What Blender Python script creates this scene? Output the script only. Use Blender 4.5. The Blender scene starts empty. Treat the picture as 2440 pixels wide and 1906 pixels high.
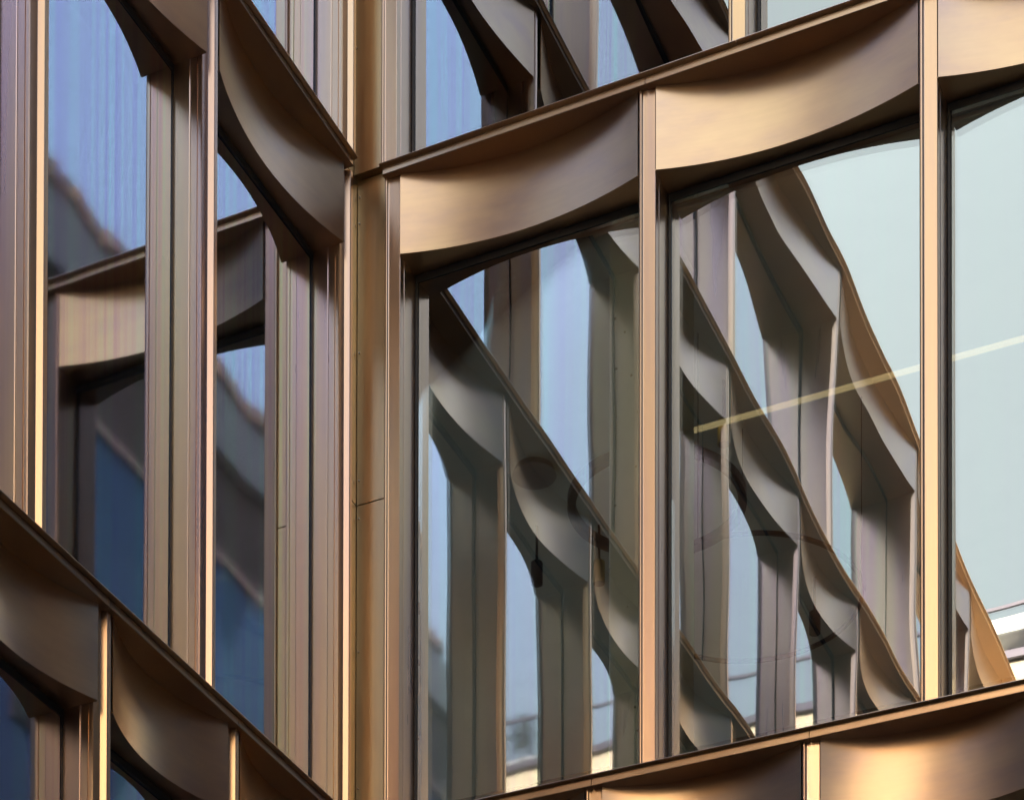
import bpy, bmesh, math, random
from mathutils import Vector, Matrix
random.seed(4)
S = bpy.context.scene
COL = S.collection
rad = math.radians

# ------------------------------------------------------------------ camera
FPX, TH, PITCH, ROLL, HZ = 5696.38, 0.42389, 0.01843, -0.00174, 4578.91
CAM = Vector((6.62003, -12.45004, 0.0))          # eye level is z = 0, the courtyard lies 1.6 m lower
R0 = Vector((math.cos(TH), math.sin(TH), 0)); F0 = Vector((-math.sin(TH), math.cos(TH), 0)); U0 = Vector((0, 0, 1))
R1 = R0 * math.cos(ROLL) - U0 * math.sin(ROLL)
U1 = R0 * math.sin(ROLL) + U0 * math.cos(ROLL)
U2 = U1 * math.cos(PITCH) - F0 * math.sin(PITCH)
F2 = U1 * math.sin(PITCH) + F0 * math.cos(PITCH)
cd = bpy.data.cameras.new("camera"); cam = bpy.data.objects.new("camera", cd); COL.objects.link(cam)
m = Matrix.Identity(4)
for i, v in enumerate((R1, U2, -F2)):
    for j in range(3): m[j][i] = v[j]
m.translation = CAM
cam.matrix_world = m
cd.sensor_width = 36.0; cd.lens = FPX / 2440 * 36.0
cd.shift_y = (HZ - 953.0) / 2440.0
cd.clip_start = 0.1; cd.clip_end = 4000
S.camera = cam

# ------------------------------------------------------------------ sky, sun, exposure
SUN_EL, SUN_AZ = rad(21), rad(-2)               # sun behind both wings: the courtyard faces are in open shade
W = bpy.data.worlds.new("World"); S.world = W; W.use_nodes = True
nt = W.node_tree; nt.nodes.clear()
def wn(t): return nt.nodes.new(t)
out = wn("ShaderNodeOutputWorld"); sky = wn("ShaderNodeTexSky")
sky.sky_type = 'NISHITA'; sky.sun_disc = False; sky.sun_elevation = SUN_EL; sky.sun_rotation = SUN_AZ
sky.air_density = 1.0; sky.dust_density = 1.0; sky.ozone_density = 1.5
bg = wn("ShaderNodeBackground"); bg.inputs[1].default_value = 0.15
bc = wn("ShaderNodeBackground"); bc.inputs[0].default_value = (0.90, 0.97, 0.96, 1); bc.inputs[1].default_value = 0.30
bh = wn("ShaderNodeBackground"); bh.inputs[0].default_value = (0.50, 0.62, 0.94, 1); bh.inputs[1].default_value = 0.64   # thin high veil over the blue
veil = wn("ShaderNodeMixShader"); veil.inputs[0].default_value = 0.7
mix = wn("ShaderNodeMixShader")
tc = wn("ShaderNodeTexCoord")
dot = wn("ShaderNodeVectorMath"); dot.operation = 'DOT_PRODUCT'; dot.inputs[1].default_value = (-0.50, -0.866, 0.0)
noi = wn("ShaderNodeTexNoise"); noi.inputs["Scale"].default_value = 2.2; noi.inputs["Detail"].default_value = 5; noi.inputs["Roughness"].default_value = 0.55
ma = wn("ShaderNodeMath"); ma.operation = 'MULTIPLY_ADD'; ma.inputs[1].default_value = 0.50; ma.inputs[2].default_value = -0.25
ad = wn("ShaderNodeMath"); ad.operation = 'ADD'
mr = wn("ShaderNodeMapRange"); mr.interpolation_type = 'SMOOTHSTEP'
mr.inputs[1].default_value = 0.34; mr.inputs[2].default_value = 0.62; mr.inputs[3].default_value = 0.0; mr.inputs[4].default_value = 0.95
L = nt.links.new
L(tc.outputs["Generated"], dot.inputs[0]); L(tc.outputs["Generated"], noi.inputs["Vector"])
L(noi.outputs[0], ma.inputs[0]); L(dot.outputs["Value"], ad.inputs[0]); L(ma.outputs[0], ad.inputs[1])
L(ad.outputs[0], mr.inputs[0]); L(mr.outputs[0], mix.inputs[0])
L(sky.outputs[0], bg.inputs[0]); L(bg.outputs[0], veil.inputs[1]); L(bh.outputs[0], veil.inputs[2]); L(veil.outputs[0], mix.inputs[1]); L(bc.outputs[0], mix.inputs[2]); L(mix.outputs[0], out.inputs[0])
sd = bpy.data.lights.new("sun", 'SUN'); sd.energy = 4.2; sd.angle = rad(0.5); sd.color = (1.0, 0.90, 0.76)
so = bpy.data.objects.new("sun", sd); COL.objects.link(so)
sdir = Vector((math.sin(SUN_AZ) * math.cos(SUN_EL), math.cos(SUN_AZ) * math.cos(SUN_EL), math.sin(SUN_EL)))
so.rotation_euler = sdir.to_track_quat('Z', 'Y').to_euler(); so.location = sdir * 60
S.view_settings.view_transform = 'Standard'; S.view_settings.look = 'None'
S.view_settings.exposure = 2.4; S.view_settings.gamma = 1.0
S.render.engine = 'CYCLES'
S.cycles.max_bounces = 14; S.cycles.glossy_bounces = 8; S.cycles.transparent_max_bounces = 24; S.cycles.diffuse_bounces = 4
S.cycles.caustics_reflective = True

# ------------------------------------------------------------------ materials
def newmat(name):
    mt = bpy.data.materials.new(name); mt.use_nodes = True
    return mt, mt.node_tree, mt.node_tree.nodes["Principled BSDF"]
def pos_noise(t, scale, nscale, detail=4, rough=0.55):
    g = t.nodes.new("ShaderNodeNewGeometry"); mp = t.nodes.new("ShaderNodeMapping"); mp.inputs["Scale"].default_value = scale
    n = t.nodes.new("ShaderNodeTexNoise"); n.inputs["Scale"].default_value = nscale; n.inputs["Detail"].default_value = detail; n.inputs["Roughness"].default_value = rough
    t.links.new(g.outputs["Position"], mp.inputs[0]); t.links.new(mp.outputs[0], n.inputs["Vector"])
    return n
def ramp(t, src, stops):
    r = t.nodes.new("ShaderNodeValToRGB"); e = r.color_ramp.elements
    while len(e) < len(stops): e.new(0.5)
    for el, (p, c) in zip(e, stops): el.position = p; el.color = (*c, 1) if len(c) == 3 else c
    t.links.new(src, r.inputs[0]); return r
def bronze(name, scale, nscale, stops, r0, r1, dent=0.0, fine=(60, 60, 1.2)):
    mt, t, b = newmat(name)
    n = pos_noise(t, scale, nscale); r = ramp(t, n.outputs[0], stops)
    f = pos_noise(t, fine, 1.0, 2)
    mx = t.nodes.new("ShaderNodeMix"); mx.data_type = 'RGBA'; mx.blend_type = 'MULTIPLY'; mx.inputs[0].default_value = 1.0
    fr = ramp(t, f.outputs[0], [(0.25, (0.955, 0.95, 0.955)), (0.75, (1.0, 1.0, 1.0))])
    t.links.new(r.outputs[0], mx.inputs[6]); t.links.new(fr.outputs[0], mx.inputs[7]); t.links.new(mx.outputs[2], b.inputs["Base Color"])
    b.inputs["Metallic"].default_value = 1.0
    rr = t.nodes.new("ShaderNodeMapRange"); rr.inputs[1].default_value = 0.3; rr.inputs[2].default_value = 0.7; rr.inputs[3].default_value = r0; rr.inputs[4].default_value = r1
    t.links.new(n.outputs[0], rr.inputs[0]); t.links.new(rr.outputs[0], b.inputs["Roughness"])
    if dent:
        dn = pos_noise(t, (1, 1, 1), 3.2, 2, 0.4); bp = t.nodes.new("ShaderNodeBump"); bp.inputs["Distance"].default_value = dent
        t.links.new(dn.outputs[0], bp.inputs["Height"]); t.links.new(bp.outputs[0], b.inputs["Normal"])
    return mt
M_FIN = bronze("bronze_fin", (5, 5, 0.30), 1.0, [(0.30, (0.59, 0.385, 0.31)), (0.5, (0.69, 0.458, 0.29)), (0.70, (0.745, 0.51, 0.28))], 0.27, 0.31)
M_PANEL = bronze("bronze_panel", (2.2, 2.2, 5.0), 1.0, [(0.30, (0.60, 0.395, 0.275)), (0.5, (0.69, 0.460, 0.280)), (0.70, (0.74, 0.51, 0.295))], 0.275, 0.315, 0.0016, fine=(2, 2, 40))
M_LEDGE = bronze("bronze_ledge", (1.2, 1.2, 5.0), 1.0, [(0.3, (0.54, 0.38, 0.27)), (0.7, (0.66, 0.47, 0.29))], 0.285, 0.315, fine=(3, 3, 50))
M_CORNER = bronze("bronze_corner", (5, 5, 0.7), 1.0, [(0.3, (0.52, 0.38, 0.23)), (0.55, (0.64, 0.475, 0.26)), (0.75, (0.70, 0.52, 0.28))], 0.30, 0.42)

def plain(name, c, rough=0.6, metal=0.0, var=0.0, nscale=3.0, scale=(1, 1, 1)):
    mt, t, b = newmat(name)
    b.inputs["Roughness"].default_value = rough; b.inputs["Metallic"].default_value = metal
    if var:
        n = pos_noise(t, scale, nscale, 6)
        lo = tuple(x * (1 - var) for x in c); hi = tuple(min(1, x * (1 + var)) for x in c)
        r = ramp(t, n.outputs[0], [(0.3, lo), (0.7, hi)]); t.links.new(r.outputs[0], b.inputs["Base Color"])
    else: b.inputs["Base Color"].default_value = (*c, 1)
    return mt
M_GASKET = plain("black_gasket", (0.018, 0.018, 0.018), 0.45)
M_SCREW = plain("steel_screw", (0.75, 0.70, 0.62), 0.25, 1.0)
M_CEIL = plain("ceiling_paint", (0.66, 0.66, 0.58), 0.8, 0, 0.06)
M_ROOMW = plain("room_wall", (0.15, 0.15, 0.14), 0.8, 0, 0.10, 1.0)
M_FLOOR = plain("room_floor", (0.25, 0.23, 0.20), 0.6, 0, 0.15)
M_BLUE = plain("blue_render", (0.05, 0.11, 0.21), 0.7, 0, 0.10, 0.8)
M_DARKMETAL = plain("dark_metal", (0.05, 0.04, 0.05), 0.4, 0.6)
M_BRASS = plain("brass", (0.55, 0.42, 0.18), 0.3, 1.0)
M_SIGN = plain("sign_plate", (0.015, 0.02, 0.018), 0.4)
M_SIGNMARK = plain("sign_mark", (0.45, 0.52, 0.46), 0.6)
M_STUCCO = plain("cream_render", (0.62, 0.49, 0.32), 0.9, 0, 0.12, 0.8)
M_WHITE = plain("white_render", (0.78, 0.74, 0.66), 0.85, 0, 0.06, 1.5)
M_HWALL = plain("brick_wall", (0.10, 0.075, 0.065), 0.9, 0, 0.25, 2.0)
M_CLAY = plain("clay_tile", (0.32, 0.18, 0.11), 0.85, 0, 0.35, 5.0)
M_PINK = plain("pale_pink_trim", (0.62, 0.46, 0.42), 0.6)
M_PAVE = plain("paving_stone", (0.055, 0.052, 0.05), 0.85, 0, 0.2, 1.3)
M_HGLASS = plain("dark_window_glass", (0.02, 0.025, 0.03), 0.05)
M_LEAF = plain("shrub_leaf", (0.07, 0.10, 0.05), 0.7, 0, 0.4, 9)
M_POT = plain("zinc_planter", (0.28, 0.27, 0.26), 0.5, 0.4, 0.1)

def slate():
    mt, t, b = newmat("slate_tiles")
    g = t.nodes.new("ShaderNodeNewGeometry"); sp = t.nodes.new("ShaderNodeSeparateXYZ"); cb = t.nodes.new("ShaderNodeCombineXYZ")
    br = t.nodes.new("ShaderNodeTexBrick"); br.inputs["Scale"].default_value = 2.4; br.inputs["Mortar Size"].default_value = 0.03
    br.inputs["Color1"].default_value = (0.09, 0.088, 0.093, 1); br.inputs["Color2"].default_value = (0.16, 0.15, 0.15, 1); br.inputs["Mortar"].default_value = (0.05, 0.05, 0.05, 1)
    t.links.new(g.outputs["Position"], sp.inputs[0]); t.links.new(sp.outputs[1], cb.inputs[0]); t.links.new(sp.outputs[2], cb.inputs[1])
    t.links.new(cb.outputs[0], br.inputs["Vector"]); t.links.new(br.outputs[0], b.inputs["Base Color"]); b.inputs["Roughness"].default_value = 0.6
    return mt
M_SLATE = slate()

def concrete():
    mt, t, b = newmat("concrete")
    n = pos_noise(t, (1, 1, 1), 3.0, 8); r = ramp(t, n.outputs[0], [(0.3, (0.50, 0.52, 0.45)), (0.7, (0.64, 0.66, 0.58))])
    v = t.nodes.new("ShaderNodeTexVoronoi"); v.inputs["Scale"].default_value = 9.0
    g = t.nodes.new("ShaderNodeNewGeometry"); t.links.new(g.outputs["Position"], v.inputs["Vector"])
    vr = ramp(t, v.outputs["Distance"], [(0.05, (0.18, 0.18, 0.16)), (0.09, (1, 1, 1))])
    mx = t.nodes.new("ShaderNodeMix"); mx.data_type = 'RGBA'; mx.blend_type = 'MULTIPLY'; mx.inputs[0].default_value = 1.0
    t.links.new(r.outputs[0], mx.inputs[6]); t.links.new(vr.outputs[0], mx.inputs[7]); t.links.new(mx.outputs[2], b.inputs["Base Color"]); b.inputs["Roughness"].default_value = 0.85
    return mt
M_CONC = concrete()

def emit(name, c, s):
    mt, t, b = newmat(name)
    b.inputs["Base Color"].default_value = (*c, 1); b.inputs["Emission Color"].default_value = (*c, 1); b.inputs["Emission Strength"].default_value = s
    return mt
M_LED = emit("led_strip", (1.0, 0.78, 0.40), 0.085)

def glass(name, refl, tint, trans, wave, streak, rough=0.0):
    mt = bpy.data.materials.new(name); mt.use_nodes = True; t = mt.node_tree; t.nodes.clear(); N = t.nodes.new; K = t.links.new
    o = N("ShaderNodeOutputMaterial"); gl = N("ShaderNodeBsdfGlossy"); tr = N("ShaderNodeBsdfTransparent"); mx = N("ShaderNodeMixShader")
    gl.inputs["Roughness"].default_value = rough; tr.inputs[0].default_value = (*trans, 1)
    fr = N("ShaderNodeFresnel"); fr.inputs[0].default_value = 1.5
    a = N("ShaderNodeMath"); a.operation = 'MULTIPLY_ADD'; a.use_clamp = True; a.inputs[1].default_value = 1.1; a.inputs[2].default_value = refl
    g0 = N("ShaderNodeNewGeometry"); bf = N("ShaderNodeMapRange"); bf.inputs[3].default_value = refl; bf.inputs[4].default_value = 0.04   # coating on the outer face only
    K(g0.outputs["Backfacing"], bf.inputs[0]); K(bf.outputs[0], a.inputs[2])
    K(fr.outputs[0], a.inputs[0]); K(a.outputs[0], mx.inputs[0]); K(tr.outputs[0], mx.inputs[1]); K(gl.outputs[0], mx.inputs[2]); K(mx.outputs[0], o.inputs[0])
    n = pos_noise(t, (1, 1, 0.45), 1.6, 1, 0.4)
    bp = N("ShaderNodeBump"); bp.inputs["Strength"].default_value = 1.0; bp.inputs["Distance"].default_value = wave
    K(n.outputs[0], bp.inputs["Height"]); K(bp.outputs[0], gl.inputs["Normal"])
    s = pos_noise(t, (22, 22, 0.10), 1.0, 3, 0.6)
    lo = tuple(x * (1 - streak * k) for x, k in zip(tint, (0.5, 0.9, 0.0))); hi = tuple(min(1, x * (1 + streak * k)) for x, k in zip(tint, (-0.5, 0.7, 0.1)))
    r = ramp(t, s.outputs[0], [(0.33, lo), (0.5, tint), (0.67, hi)]); K(r.outputs[0], gl.inputs[0])
    return mt
M_GLASS_L = glass("coated_glass_cool", 0.48, (0.84, 0.86, 0.94), (0.95, 0.97, 0.97), 0.0006, 0.22, 0.035)
M_GLASS_R = glass("coated_glass_clear", 0.35, (0.88, 0.93, 0.92), (0.95, 0.97, 0.95), 0.0018, 0.02)

# ------------------------------------------------------------------ helpers
def link_mesh(name, verts, faces, mat, parent=None, smooth=False, loc=None):
    me = bpy.data.meshes.new(name); me.from_pydata([tuple(v) for v in verts], [], faces); me.validate(); me.materials.append(mat)
    bm = bmesh.new(); bm.from_mesh(me); bmesh.ops.recalc_face_normals(bm, faces=bm.faces); bm.to_mesh(me); bm.free()
    if smooth:
        for p in me.polygons: p.use_smooth = True
    o = bpy.data.objects.new(name, me); COL.objects.link(o)
    if parent: o.parent = parent
    if loc is not None: o.location = loc
    return o
def link_bm(name, bm, mat, parent=None, smooth=False):
    bmesh.ops.recalc_face_normals(bm, faces=bm.faces)
    me = bpy.data.meshes.new(name); bm.to_mesh(me); bm.free(); me.materials.append(mat)
    if smooth:
        for p in me.polygons: p.use_smooth = True
    o = bpy.data.objects.new(name, me); COL.objects.link(o)
    if parent: o.parent = parent
    return o
def bbox(bm, a, b, bev=0.0):
    vs = [bm.verts.new((x, y, z)) for x in (a[0], b[0]) for y in (a[1], b[1]) for z in (a[2], b[2])]
    fs = [bm.faces.new([vs[i] for i in f]) for f in ((0, 1, 3, 2), (4, 6, 7, 5), (0, 4, 5, 1), (2, 3, 7, 6), (0, 2, 6, 4), (1, 5, 7, 3))]
    if bev:
        es = list({e for f in fs for e in f.edges})
        bmesh.ops.bevel(bm, geom=es, offset=bev, segments=1, affect='EDGES')
def box(name, a, b, mat, parent=None, bev=0.0):
    bm = bmesh.new(); bbox(bm, a, b, bev); return link_bm(name, bm, mat, parent)
def bcyl(bm, p, r, z0, z1, seg=24, r2=None):
    r2 = r if r2 is None else r2
    a = [bm.verts.new((p[0] + r * math.cos(2 * math.pi * i / seg), p[1] + r * math.sin(2 * math.pi * i / seg), z0)) for i in range(seg)]
    b = [bm.verts.new((p[0] + r2 * math.cos(2 * math.pi * i / seg), p[1] + r2 * math.sin(2 * math.pi * i / seg), z1)) for i in range(seg)]
    bm.faces.new(a); bm.faces.new(b)
    for i in range(seg): bm.faces.new((a[i], a[(i + 1) % seg], b[(i + 1) % seg], b[i]))
def thing(name, label, cat, loc=(0, 0, 0), group=None):
    o = bpy.data.objects.new(name, None); COL.objects.link(o); o.location = loc; o.empty_display_size = 0.2
    o["label"] = label; o["category"] = cat
    if group: o["group"] = group
    return o
def tag(o, label, cat, group=None):
    o["label"] = label; o["category"] = cat
    if group: o["group"] = group
    return o
def dup(o, parent, loc):
    c = o.copy(); COL.objects.link(c); c.parent = parent; c.location = loc
    for ch in o.children:
        d = ch.copy(); COL.objects.link(d); d.parent = c
    return c
def prism(poly, fn, z0, z1):
    """vertical extrusion of a plan polygon; fn maps (s, n, z) to the wing's own axes"""
    n = len(poly); v = [fn(s, q, z0) for s, q in poly] + [fn(s, q, z1) for s, q in poly]
    f = [tuple(range(n)), tuple(range(n, 2 * n))] + [(i, (i + 1) % n, n + (i + 1) % n, n + i) for i in range(n)]
    return v, f
def run(poly, fn, s0, s1):
    """extrusion along the wing of a cross section of (n, z) points"""
    n = len(poly); v = [fn(s0, q, z) for q, z in poly] + [fn(s1, q, z) for q, z in poly]
    f = [tuple(range(n)), tuple(range(n, 2 * n))] + [(i, (i + 1) % n, n + (i + 1) % n, n + i) for i in range(n)]
    return v, f

# ------------------------------------------------------------------ the bronze facade
Z2 = 10.6713; H = 3.9; ST = 0.045; DEP = 0.21; TOPDEP = 0.34
LEV = [Z2 - 2 * H, Z2 - H, Z2, Z2 + 2.90, Z2 + 5.65]            # ledge heights; storey i runs from LEV[i] to LEV[i+1]
def fin_profile(left, d):
    """plan of one extruded fin, s along the wing away from the corner, n outward; d is the reveal depth"""
    w = .118 if left else .098
    e = .034 if left else .012                          # projection of the nib in front of the broad face
    nb = .048 if left else .0185
    P = [(0, -d - .03)] + ([(0, -.050), (.005, -.030), (.011, -.012), (.016, -.003), (.019, 0)] if left else [(0, -.010), (.001, -.006), (.004, -.002), (.009, 0)])
    P += [(nb - .004, 0), (nb - .001, -.001)]
    if left: P += [(nb + .001, -.003), (nb + .007, -.017), (nb + .0135, -.0325), (nb + .016, -e)]      # flank turned outward
    else: P += [(nb + .012 * (1 - math.cos(a)), -.002 - (e - .002) * math.sin(a)) for a in [math.pi / 2 * k / 6 for k in range(7)]]
    P += [(w - .004, -e - (.001 if left else .006)), (w - .001, -e - (.002 if left else .008)), (w, -e - .010)]
    if left: P += [(w, -.060), (w - .005, -.061), (w - .005, -.065), (w, -.066), (w, -.105), (w + .004, -.107), (w + .0065, -.111), (w + .0065, -d - .03)]
    else: P += [(w, -.066), (w + .003, -.068), (w + .003, -d - .03)]
    return P
def fnR(s, n, z): return (s, -n, z)
def fnL(s, n, z): return (n, -s, z)

def spandrel(fn, w, glassn, mat, parent):
    """concave metal apron under a ledge: bowed in plan, flat underside back to the glass, closed at the back"""
    NS, NZ = 40, 8; ztop, zbot = -.058, -.538; T = .006
    def dep(u, v): return -.004 - (.135 + (.116 - .135) * v) * (1 - (2 * u - 1) ** 2)
    V, F = [], []
    for j in range(NZ + 1):
        for i in range(NS + 1):
            u, v = i / NS, j / NZ; V.append(fn(u * w, dep(u, v), ztop + (zbot - ztop) * v))
    idx = lambda i, j: j * (NS + 1) + i
    for j in range(NZ):
        for i in range(NS): F.append((idx(i, j), idx(i + 1, j), idx(i + 1, j + 1), idx(i, j + 1)))
    nfront = len(F); T = .005
    def strip(pairs):                                  # crisp return edges: own vertices
        k = len(V)
        for (u, v) in pairs:
            V.append(fn(u * w, dep(u, v), ztop + (zbot - ztop) * v)); V.append(fn(u * w, dep(u, v) - T, ztop + (zbot - ztop) * v))
        for q in range(len(pairs) - 1): F.append((k + 2 * q, k + 2 * q + 1, k + 2 * q + 3, k + 2 * q + 2))
    strip([(q / NS, 1) for q in range(NS + 1)]); strip([(q / NS, 0) for q in range(NS + 1)])
    strip([(0, q / NZ) for q in range(NZ + 1)]); strip([(1, q / NZ) for q in range(NZ + 1)])
    k = len(V)
    for q in range(NZ + 1):
        for r in range(NS + 1): V.append(fn(r / NS * w, dep(r / NS, q / NZ) - T, ztop + (zbot - ztop) * q / NZ))
    for (a, b, c, d) in F[:nfront]: F.append((k + a, k + d, k + c, k + b))
    o = link_mesh("spandrel_panel", V, F, mat, parent)
    for q, p in enumerate(o.data.polygons): p.use_smooth = q < nfront
    # underside
    V, F = [], []
    for i in range(NS + 1):
        u = i / NS
        for z in (zbot - .001, zbot + .004):
            e = -.004 if i == 0 else (.004 if i == NS else 0); V.append(fn(u * w + e, dep(u, 1.0) - .003, z)); V.append(fn(u * w + e, glassn - .02, z))
    for i in range(NS):
        a, b = 4 * i, 4 * i + 4
        F += [(a, a + 1, b + 1, b), (a + 2, b + 2, b + 3, a + 3), (a, b, b + 2, a + 2), (a + 1, a + 3, b + 3, b + 1)]
    F += [(0, 2, 3, 1), (4 * NS, 4 * NS + 1, 4 * NS + 3, 4 * NS + 2)]
    link_mesh("soffit", V, F, mat, o)
    return o

def window(fn, w, h, mat, parent, DEP):
    """gasket frame with one thick pane; local z = 0 at the sill, s = 0 at the reveal"""
    top = h - .538 + .03
    bm = bmesh.new()
    def bb(s0, n0, z0, s1, n1, z1):
        a, b = fn(s0, n0, z0), fn(s1, n1, z1)
        bbox(bm, tuple(min(x, y) for x, y in zip(a, b)), tuple(max(x, y) for x, y in zip(a, b)))
    n0, n1 = -DEP - .045, -DEP + .003
    bb(0, n0, -.02, .0165, n1, top); bb(w - .0165, n0, -.02, w, n1, top)
    bb(.0165, n0, top - .075, w - .0165, n1, top); bb(.0165, n0, -.02, w - .0165, n1, .012)
    fr = link_bm("window", bm, M_GASKET, parent)
    bm = bmesh.new()
    a, b = fn(.0185, -DEP - .030, .0125), fn(w - .0185, -DEP - .004, top - .0755)
    bbox(bm, tuple(min(x, y) for x, y in zip(a, b)), tuple(max(x, y) for x, y in zip(a, b)))
    link_bm("pane", bm, mat, fr)
    return fr

def build_wing(root, fn, gmat, first, pitch, length, corner):
    FW = .118 if root is wingL else .098
    for k in range(4):
        DEP = TOPDEP if k == 3 else globals()['DEP']
        off = (k - 1) * ST; z0, z1 = LEV[k], LEV[k + 1]; H = z1 - z0; s0, p = first[k], pitch[k]
        nb = max(2, int(round((length - s0) / p))); w = p - FW
        at = lambda s, z: Vector(fn(s, off, z))
        fin = sp = wi = le = None
        for i in range(nb + 1):
            s = s0 + i * p
            if fin is None:
                v, f = prism(fin_profile(root is wingL, DEP), fn, .002, H - .059); fin = link_mesh("fin", v, f, M_FIN, root, loc=at(s, z0))
            else: dup(fin, root, at(s, z0))
            if i == nb: break
            if sp is None: sp = spandrel(fn, w - .012, -DEP - ST, M_PANEL, root); sp.location = at(s + FW + .006, z1)
            else: dup(sp, root, at(s + FW + .006, z1))
            if wi is None: wi = window(fn, w - .007, H, gmat, root, DEP); wi.location = at(s + FW + .0065, z0)
            else: dup(wi, root, at(s + FW + .0065, z0))
        # fascia of the ledge above this storey, jointed at this storey's fins
        sec = [(.024, -.012), (.0225, -.050), (.0275, -.0525), (.0290, -.0555), (.0265, -.0575), (-.30, -.0575), (-.30, -.012)]
        a = corner[k]
        segs = [(a, s0 + p + FW * .5)] + [(s0 + i * p + FW * .5, s0 + (i + 1) * p + FW * .5) for i in range(1, nb)]
        for q0, q1 in segs:
            v, f = run(sec, fn, q0 + (.002 if q0 != a else 0), q1 - .002); link_mesh("ledge", v, f, M_LEDGE, root, loc=at(0, z1))
        # thin lip on top of it, jointed at the fins of the storey above
        sec = [(.052, -.001), (.053, -.004), (.050, -.008), (.018, -.011), (-.30, -.011), (-.30, 0), (.050, 0)]
        pp, ss = (pitch[k + 1], first[k + 1]) if k < 3 else (p, s0)
        n2 = max(2, int(round((length - ss) / pp)))
        segs = [(a - .012, ss + pp + FW * .5)] + [(ss + i * pp + FW * .5, ss + (i + 1) * pp + FW * .5) for i in range(1, n2)]
        for q0, q1 in segs:
            v, f = run(sec, fn, q0 + (.0015 if q0 > a else 0), q1 - .0015); link_mesh("sill", v, f, M_LEDGE, root, loc=at(0, z1))

wingL = thing("building_wing", "bronze clad building wing receding steeply at the left, blue sky in its glass", "building", (0, 0, 0), "wings of the bronze building")
wingR = thing("building_wing", "bronze clad building wing right of the corner pillar, pale sky in its glass", "building", (0, 0, 0), "wings of the bronze building")
build_wing(wingL, fnL, M_GLASS_L, [.073, .097, .147, .148], [1.231, 1.525, 1.95, 2.95], 17.6, [.10, .16, .16, .16])
build_wing(wingR, fnR, M_GLASS_R, [.138, .150, .147, .16], [1.288, 1.6175, 2.169, 2.95], 8.6, [.138, .15, .15, .15])

for o in [o for o in COL.objects if o.name.startswith("pane")]:      # panes never hang perfectly true
    o.rotation_euler = (rad(random.uniform(-.10, .10)), rad(random.uniform(-.10, .10)), rad(random.uniform(-.12, .12)))

# storey slabs, room walls, roof and plinth of both wings
for root, fn, length in ((wingL, fnL, 17.8), (wingR, fnR, 8.8)):
    def vbox(name, s0, n0, z0, s1, n1, z1, mat):
        a, b = fn(s0, n0, z0), fn(s1, n1, z1)
        return box(name, tuple(min(x, y) for x, y in zip(a, b)), tuple(max(x, y) for x, y in zip(a, b)), mat, root)
    e0 = -6.9 if root is wingR else 0.08          # the right wing closes the corner behind the left one
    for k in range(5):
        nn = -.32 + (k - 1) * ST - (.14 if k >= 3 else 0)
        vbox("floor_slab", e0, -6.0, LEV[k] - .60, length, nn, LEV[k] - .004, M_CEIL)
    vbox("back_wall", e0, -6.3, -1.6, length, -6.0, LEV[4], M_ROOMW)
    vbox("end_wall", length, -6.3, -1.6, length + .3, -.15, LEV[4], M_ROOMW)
    vbox("plinth", .05, -.60, -1.6, length, -.10, LEV[0] - .06, M_CORNER)
    vbox("parapet", .12, -.30, LEV[4] + .001, length, .02, LEV[4] + .10, M_LEDGE)

# concrete columns standing just behind the right wing's glass
for k in range(1, 4):
    for x in (1.45, 5.2):
        box("column", (x, .34, LEV[k]), (x + .38, .76, LEV[k + 1] - .601), M_CONC, wingR, .012)

# ------------------------------------------------------------------ corner pillar
pil = thing("corner_pillar", "flat bronze corner pillar with small screws along its joint, between the two glazed wings", "pillar", (0, 0, -1.6))
zc = [-1.6, 0.9, 2.85, 4.80, 6.767, 8.705, 10.667, 12.6, 13.57, 15.1, 16.4]
for a, b in zip(zc[:-1], zc[1:]):
    k = 0 if b < 6.8 else (1 if b < 10.7 else (2 if b < 13.6 else 3)); off = (k - 1) * ST
    for nm, v0, v1 in (("corner_panel", (-.037, .016 - off, a + .0025), (.16, .12, b - .0025)), ("return_panel", (-.16, -.20, a + .0025), (-.040 + max(0, off) * 0, .030, b - .0025))):
        o = box(nm, v0, v1, M_CORNER, pil, 0.0015); o.location = (0, 0, 1.6)
for i, py_z in enumerate((11.43, 10.56, 10.40, 9.62, 8.85, 8.62, 7.82, 7.0, 6.5, 12.2, 13.0)):
    bm = bmesh.new(); bcyl(bm, (-.022, 0), .007, -.005, .005, 12, .005)
    o = link_bm("screw", bm, M_SCREW, pil); k = 1 if py_z < 10.67 else 2
    o.rotation_euler = (math.pi / 2, 0, 0); o.location = (0, .012 - (k - 1) * ST, py_z + 1.6)

# ------------------------------------------------------------------ things inside the rooms
def ring(c, r, tube, label, hang):
    t = thing("ring_lamp", label, "lamp", (c[0], c[1], c[2]), "ring lamps in the right wing")
    bm = bmesh.new(); seg = 64; rings = []
    for i in range(seg):
        a = 2 * math.pi * i / seg
        rings.append([bm.verts.new((q * math.cos(a), q * math.sin(a), z)) for q, z in ((r - tube / 2, 0), (r + tube / 2, 0), (r + tube / 2, tube), (r - tube / 2, tube))])
    for i in range(seg):
        A, B = rings[i], rings[(i + 1) % seg]
        for j in range(4): bm.faces.new((A[j], A[(j + 1) % 4], B[(j + 1) % 4], B[j]))
    link_bm("ring", bm, M_DARKMETAL, t)
    for i in range(3):
        a = 2 * math.pi * i / 3 + .4
        bm = bmesh.new(); bcyl(bm, (r * math.cos(a), r * math.sin(a)), .003, tube, hang, 6); link_bm("cable", bm, M_DARKMETAL, t)
ring((1.10, 2.05, 9.56), .56, .055, "dark ring pendant lamp hanging beside the concrete column, first window right of the pillar", .51)
ring((1.75, 2.0, 8.75), .72, .022, "thin dark ring pendant lamp hanging low behind the second window right of the pillar", 1.32)
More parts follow.
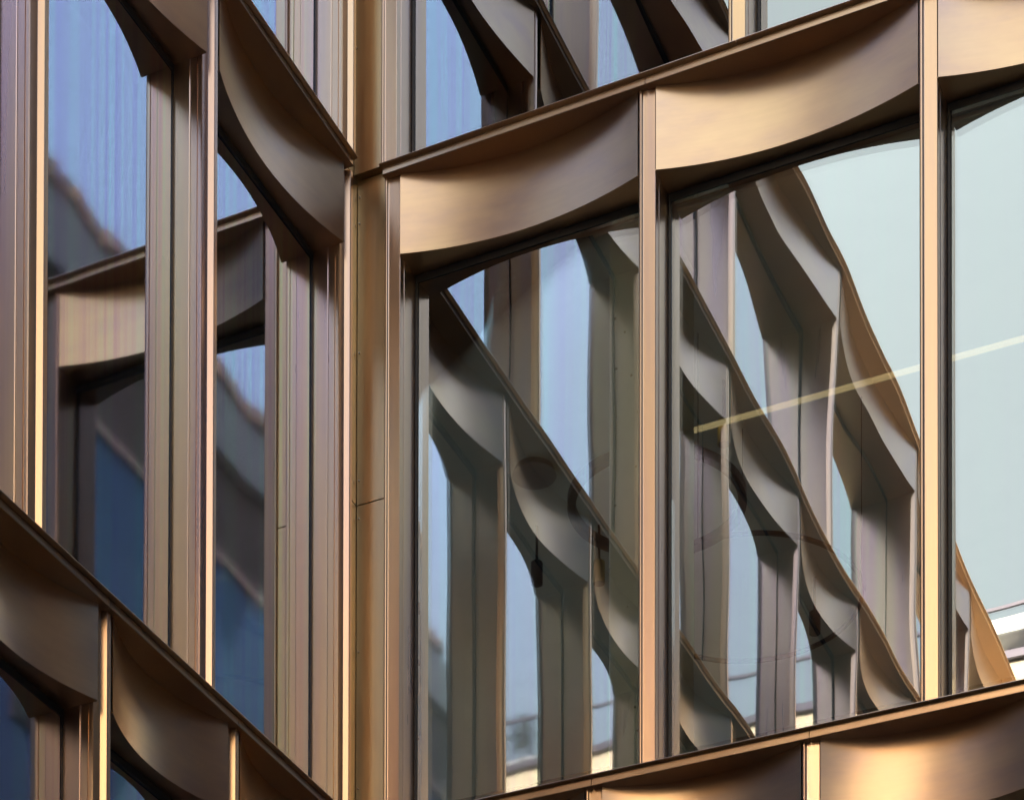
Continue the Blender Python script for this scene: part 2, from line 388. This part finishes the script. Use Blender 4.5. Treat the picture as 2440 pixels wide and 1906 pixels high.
def spot(x, y, label, mat):
    t = thing("ceiling_spotlight", label, "spotlight", (x, y, 9.66), "cylinder spotlights in the right wing")
    bm = bmesh.new(); bcyl(bm, (0, 0), .042, 0, .15, 24); link_bm("lamp_body", bm, mat, t)
    bm = bmesh.new(); bcyl(bm, (0, 0), .034, -.004, .004, 24); link_bm("lens", bm, M_DARKMETAL, t)
    bm = bmesh.new(); bcyl(bm, (0, 0), .010, .15, .411, 10); link_bm("stem", bm, M_DARKMETAL, t)
spot(.36, 2.86, "brass cylinder spotlight beside the concrete column", M_BRASS)
spot(-.04, 2.69, "dark cylinder spotlight in the middle of the first window right of the pillar", M_DARKMETAL)
spot(1.66, 1.77, "brass cylinder spotlight at the left end of the glowing strip light", M_BRASS)
spot(1.55, 4.08, "dark cylinder spotlight above the thin low ring lamp", M_DARKMETAL)
bm = bmesh.new(); bcyl(bm, (0, 0), .15, 0, .05, 32, .13); o = link_bm("ceiling_speaker", bm, M_POT); o.location = (.2, 2.1, 10.022)
tag(o, "round grey ceiling speaker on the ceiling of the first window right of the pillar", "speaker")
o = box("strip_light", (1.30, 1.70, 9.755), (8.4, 1.735, 9.778), M_LED, None, .004)
tag(o, "long straight glowing yellow strip light running through the right wing's upper windows", "strip light")
# emergency exit sign: running man and arrow pointing down
sg = thing("exit_sign", "unlit emergency exit sign with running man and down arrow, inside the left wing", "sign", (0, -.70, 9.0))
x0, x1, zz0, zz1 = -1.62, -1.19, .10, .27
box("sign_board", (x0, 0, zz0), (x1, .02, zz1), M_SIGN, sg, .003)
def flat(name, pts, y0, y1, mat, parent):
    n = len(pts); v = [(p[0], y0, p[1]) for p in pts] + [(p[0], y1, p[1]) for p in pts]
    f = [tuple(range(n)), tuple(range(n, 2 * n))] + [(i, (i + 1) % n, n + (i + 1) % n, n + i) for i in range(n)]
    return v, f
def multi(name, polys, mat, parent):
    V, F = [], []
    for pts in polys:
        v, f = flat(name, pts, -.004, -.0005, mat, parent); k = len(V); V += v; F += [tuple(i + k for i in q) for q in f]
    return link_mesh(name, V, F, mat, parent)
def at(u, v): return (x0 + (x1 - x0) * u, zz0 + (zz1 - zz0) * v)
multi("running_man", [[at(*p) for p in q] for q in (
    [(.24, .82), (.28, .88), (.27, .95), (.22, .93), (.21, .86)],
    [(.16, .78), (.24, .76), (.25, .48), (.19, .46)], [(.23, .76), (.32, .66), (.31, .60), (.23, .68)], [(.16, .78), (.08, .66), (.10, .60), (.18, .70)],
    [(.20, .48), (.25, .48), (.30, .28), (.26, .10), (.23, .12), (.25, .28)], [(.18, .48), (.22, .46), (.16, .24), (.05, .20), (.05, .27), (.13, .30)])], M_SIGNMARK, sg)
multi("arrow", [[at(*p) for p in q] for q in ([(.70, .88), (.74, .88), (.74, .20), (.70, .20)], [(.72, .10), (.86, .46), (.82, .52), (.72, .26)], [(.72, .10), (.58, .46), (.62, .52), (.72, .26)])], M_SIGNMARK, sg)
for u in (.15, .85):
    bm = bmesh.new(); p = at(u, 1); bcyl(bm, (p[0], .01), .004, zz1, 1.07, 8); link_bm("hanger", bm, M_DARKMETAL, sg)

# ------------------------------------------------------------------ the other side of the courtyard (seen in the glass)
o = box("courtyard_paving", (-60, -90, -1.9), (70, 40, -1.6), M_PAVE); o["kind"] = "structure"

opp = thing("rendered_building", "cream rendered building with rows of windows across the courtyard, mirrored low in the glass", "building", (0, -24, -1.6))
def ob(name, a, b, mat, parent=None, bev=0.0):
    return box(name, (a[0], a[1], a[2] + 1.6), (b[0], b[1], b[2] + 1.6), mat, parent or opp, bev)
ob("wall", (-13, -12, 10.502), (10.4, 0, 19.7), M_STUCCO)
ob("added_dark_base", (-13.02, -12.02, -1.6), (10.42, .05, 10.5), M_HWALL)  # lower storeys added as a dark mass so the bronze undersides stay dim
ob("cornice", (-13.2, -.1, 19.702), (10.5, .35, 20.1), M_STUCCO, None, .02)
ob("roof", (-13.1, -12.1, 20.102), (10.55, .45, 20.22), M_DARKMETAL)
ob("penthouse", (-12, -9, 20.222), (-1.9, -2.2, 21.7), M_WHITE)
ob("penthouse_roof", (-12.3, -9.3, 21.702), (-1.5, -1.7, 21.95), M_WHITE)
for r in range(5):
    for c in range(9):
        x, z = -11.6 + c * 2.5, 1.2 + r * 3.5
        f = ob("window", (x, -.02, z), (x + 1.25, .05, z + 2.1), M_WHITE, None, .01)
        g = box("pane", (x + .1, .052, z + 1.7), (x + 1.15, .058, z + 3.6), M_HGLASS, f)
        ob("window_sill", (x - .1, .0, z - .14), (x + 1.35, .16, z - .02), M_WHITE)

hs = thing("slate_roofed_house", "tall blue house with steep slate roof and clay ridge, mirrored in the left glass", "building", (11, -4, -1.6))
def hb(name, verts, faces, mat): return link_mesh(name, verts, faces, mat, hs)
y0, y1 = -23.4, 18.0  # north end lengthened, unseen, to block bright horizon sky from the left panels
box("wall", (0, y0, 0), (9, y1, 21.9), M_BLUE, hs)
box("frieze", (-.02, y0 - .02, 21.902), (9.02, y1 + .02, 23.3), M_HWALL, hs)
box("gutter", (-.12, y0 - .05, 21.86), (-.022, y1 + .05, 21.93), M_PINK, hs, .02)
hb("roof", [(-.2, y0 - .2, 23.302), (-.2, y1 + .2, 23.302), (1.5, y1 + .2, 26.45), (1.5, y0 - .2, 26.45), (9.2, y0 - .2, 23.302), (9.2, y1 + .2, 23.302), (7.5, y1 + .2, 26.45), (7.5, y0 - .2, 26.45)],
   [(0, 1, 2, 3), (4, 7, 6, 5), (3, 2, 6, 7), (0, 4, 5, 1), (1, 5, 6, 2), (0, 3, 7, 4)], M_SLATE)
bm = bmesh.new(); yy = y0
while yy < y1:                                            # uneven clay ridge, one run of tiles
    h = .03 + random.random() * .05; q = .10 + random.random() * .10
    bbox(bm, (1.36 - random.random() * .06, yy, 26.22 + random.random() * .10), (1.66, yy + q - .006, 26.45 + h)); yy += q
link_bm("ridge_tiles", bm, M_CLAY, hs)
for c in range(12):
    for r in range(5):
        f = box("window", (-.05, y0 + 1.4 + c * 3.2, 2.6 + r * 3.7), (.03, y0 + 2.7 + c * 3.2, 4.9 + r * 3.7), M_DARKMETAL, hs, .01)
        box("pane", (-.058, y0 + 1.5 + c * 3.2, 2.7 + r * 3.7), (-.052, y0 + 2.6 + c * 3.2, 4.8 + r * 3.7), M_HGLASS, f)

ob("penthouse_window", (-11.4, -2.25, 20.42), (-2.4, -2.16, 21.3), M_HGLASS)
for x in (-11.4, -9.9, -8.4, -6.9, -5.4, -3.9, -2.44): ob("mullion", (x, -2.18, 20.40), (x + .09, -2.10, 21.34), M_WHITE)
ob("handrail", (-12.8, .10, 21.05), (10.3, .15, 21.10), M_DARKMETAL)
for i in range(24): ob("post", (-12.75 + i, .105, 20.222), (-12.715 + i, .145, 21.049), M_DARKMETAL)
for x, w, h in ((-.6, .7, 1.5), (1.9, .5, 1.1), (4.4, 1.1, .8), (7.2, .6, 1.9)):
    ob("chimney", (x, -2.2, 20.222), (x + w, -1.5, 20.222 + h), M_STUCCO, None, .02); ob("chimney_cap", (x - .06, -2.26, 20.224 + h), (x + w + .06, -1.44, 20.32 + h), M_DARKMETAL)
pl = thing("planter", "zinc planter on the roof edge of the cream building", "planter", (9.6, -24.6, 20.225))
bm = bmesh.new(); bbox(bm, (-.4, -.25, 0), (.4, .25, .5), .02); link_bm("tub", bm, M_POT, pl)
sh = thing("shrub", "spiky leafy shrub growing in the zinc planter on the roof edge", "shrub", (9.6, -24.6, 20.72))
bm = bmesh.new()
for i in range(1100):
    a = random.random() * 2 * math.pi; el = random.random() ** .6 * 1.5; q = .25 + random.random() * .55
    p = Vector((math.cos(a) * math.cos(el) * q, math.sin(a) * math.cos(el) * q, .15 + math.sin(el) * q * 1.5))
    d = Vector((random.uniform(-1, 1), random.uniform(-1, 1), random.uniform(-.2, 1))).normalized() * .10; s = d.cross(Vector((0, 0, 1))).normalized() * .02
    bm.faces.new([bm.verts.new(p - s), bm.verts.new(p + s), bm.verts.new(p + d)])
link_bm("foliage", bm, M_LEAF, sh)
bm = bmesh.new(); bcyl(bm, (0, 0), .03, -.02, .6, 8, .015); link_bm("trunk", bm, M_HWALL, sh)
sh.scale = (.62, .62, .62)
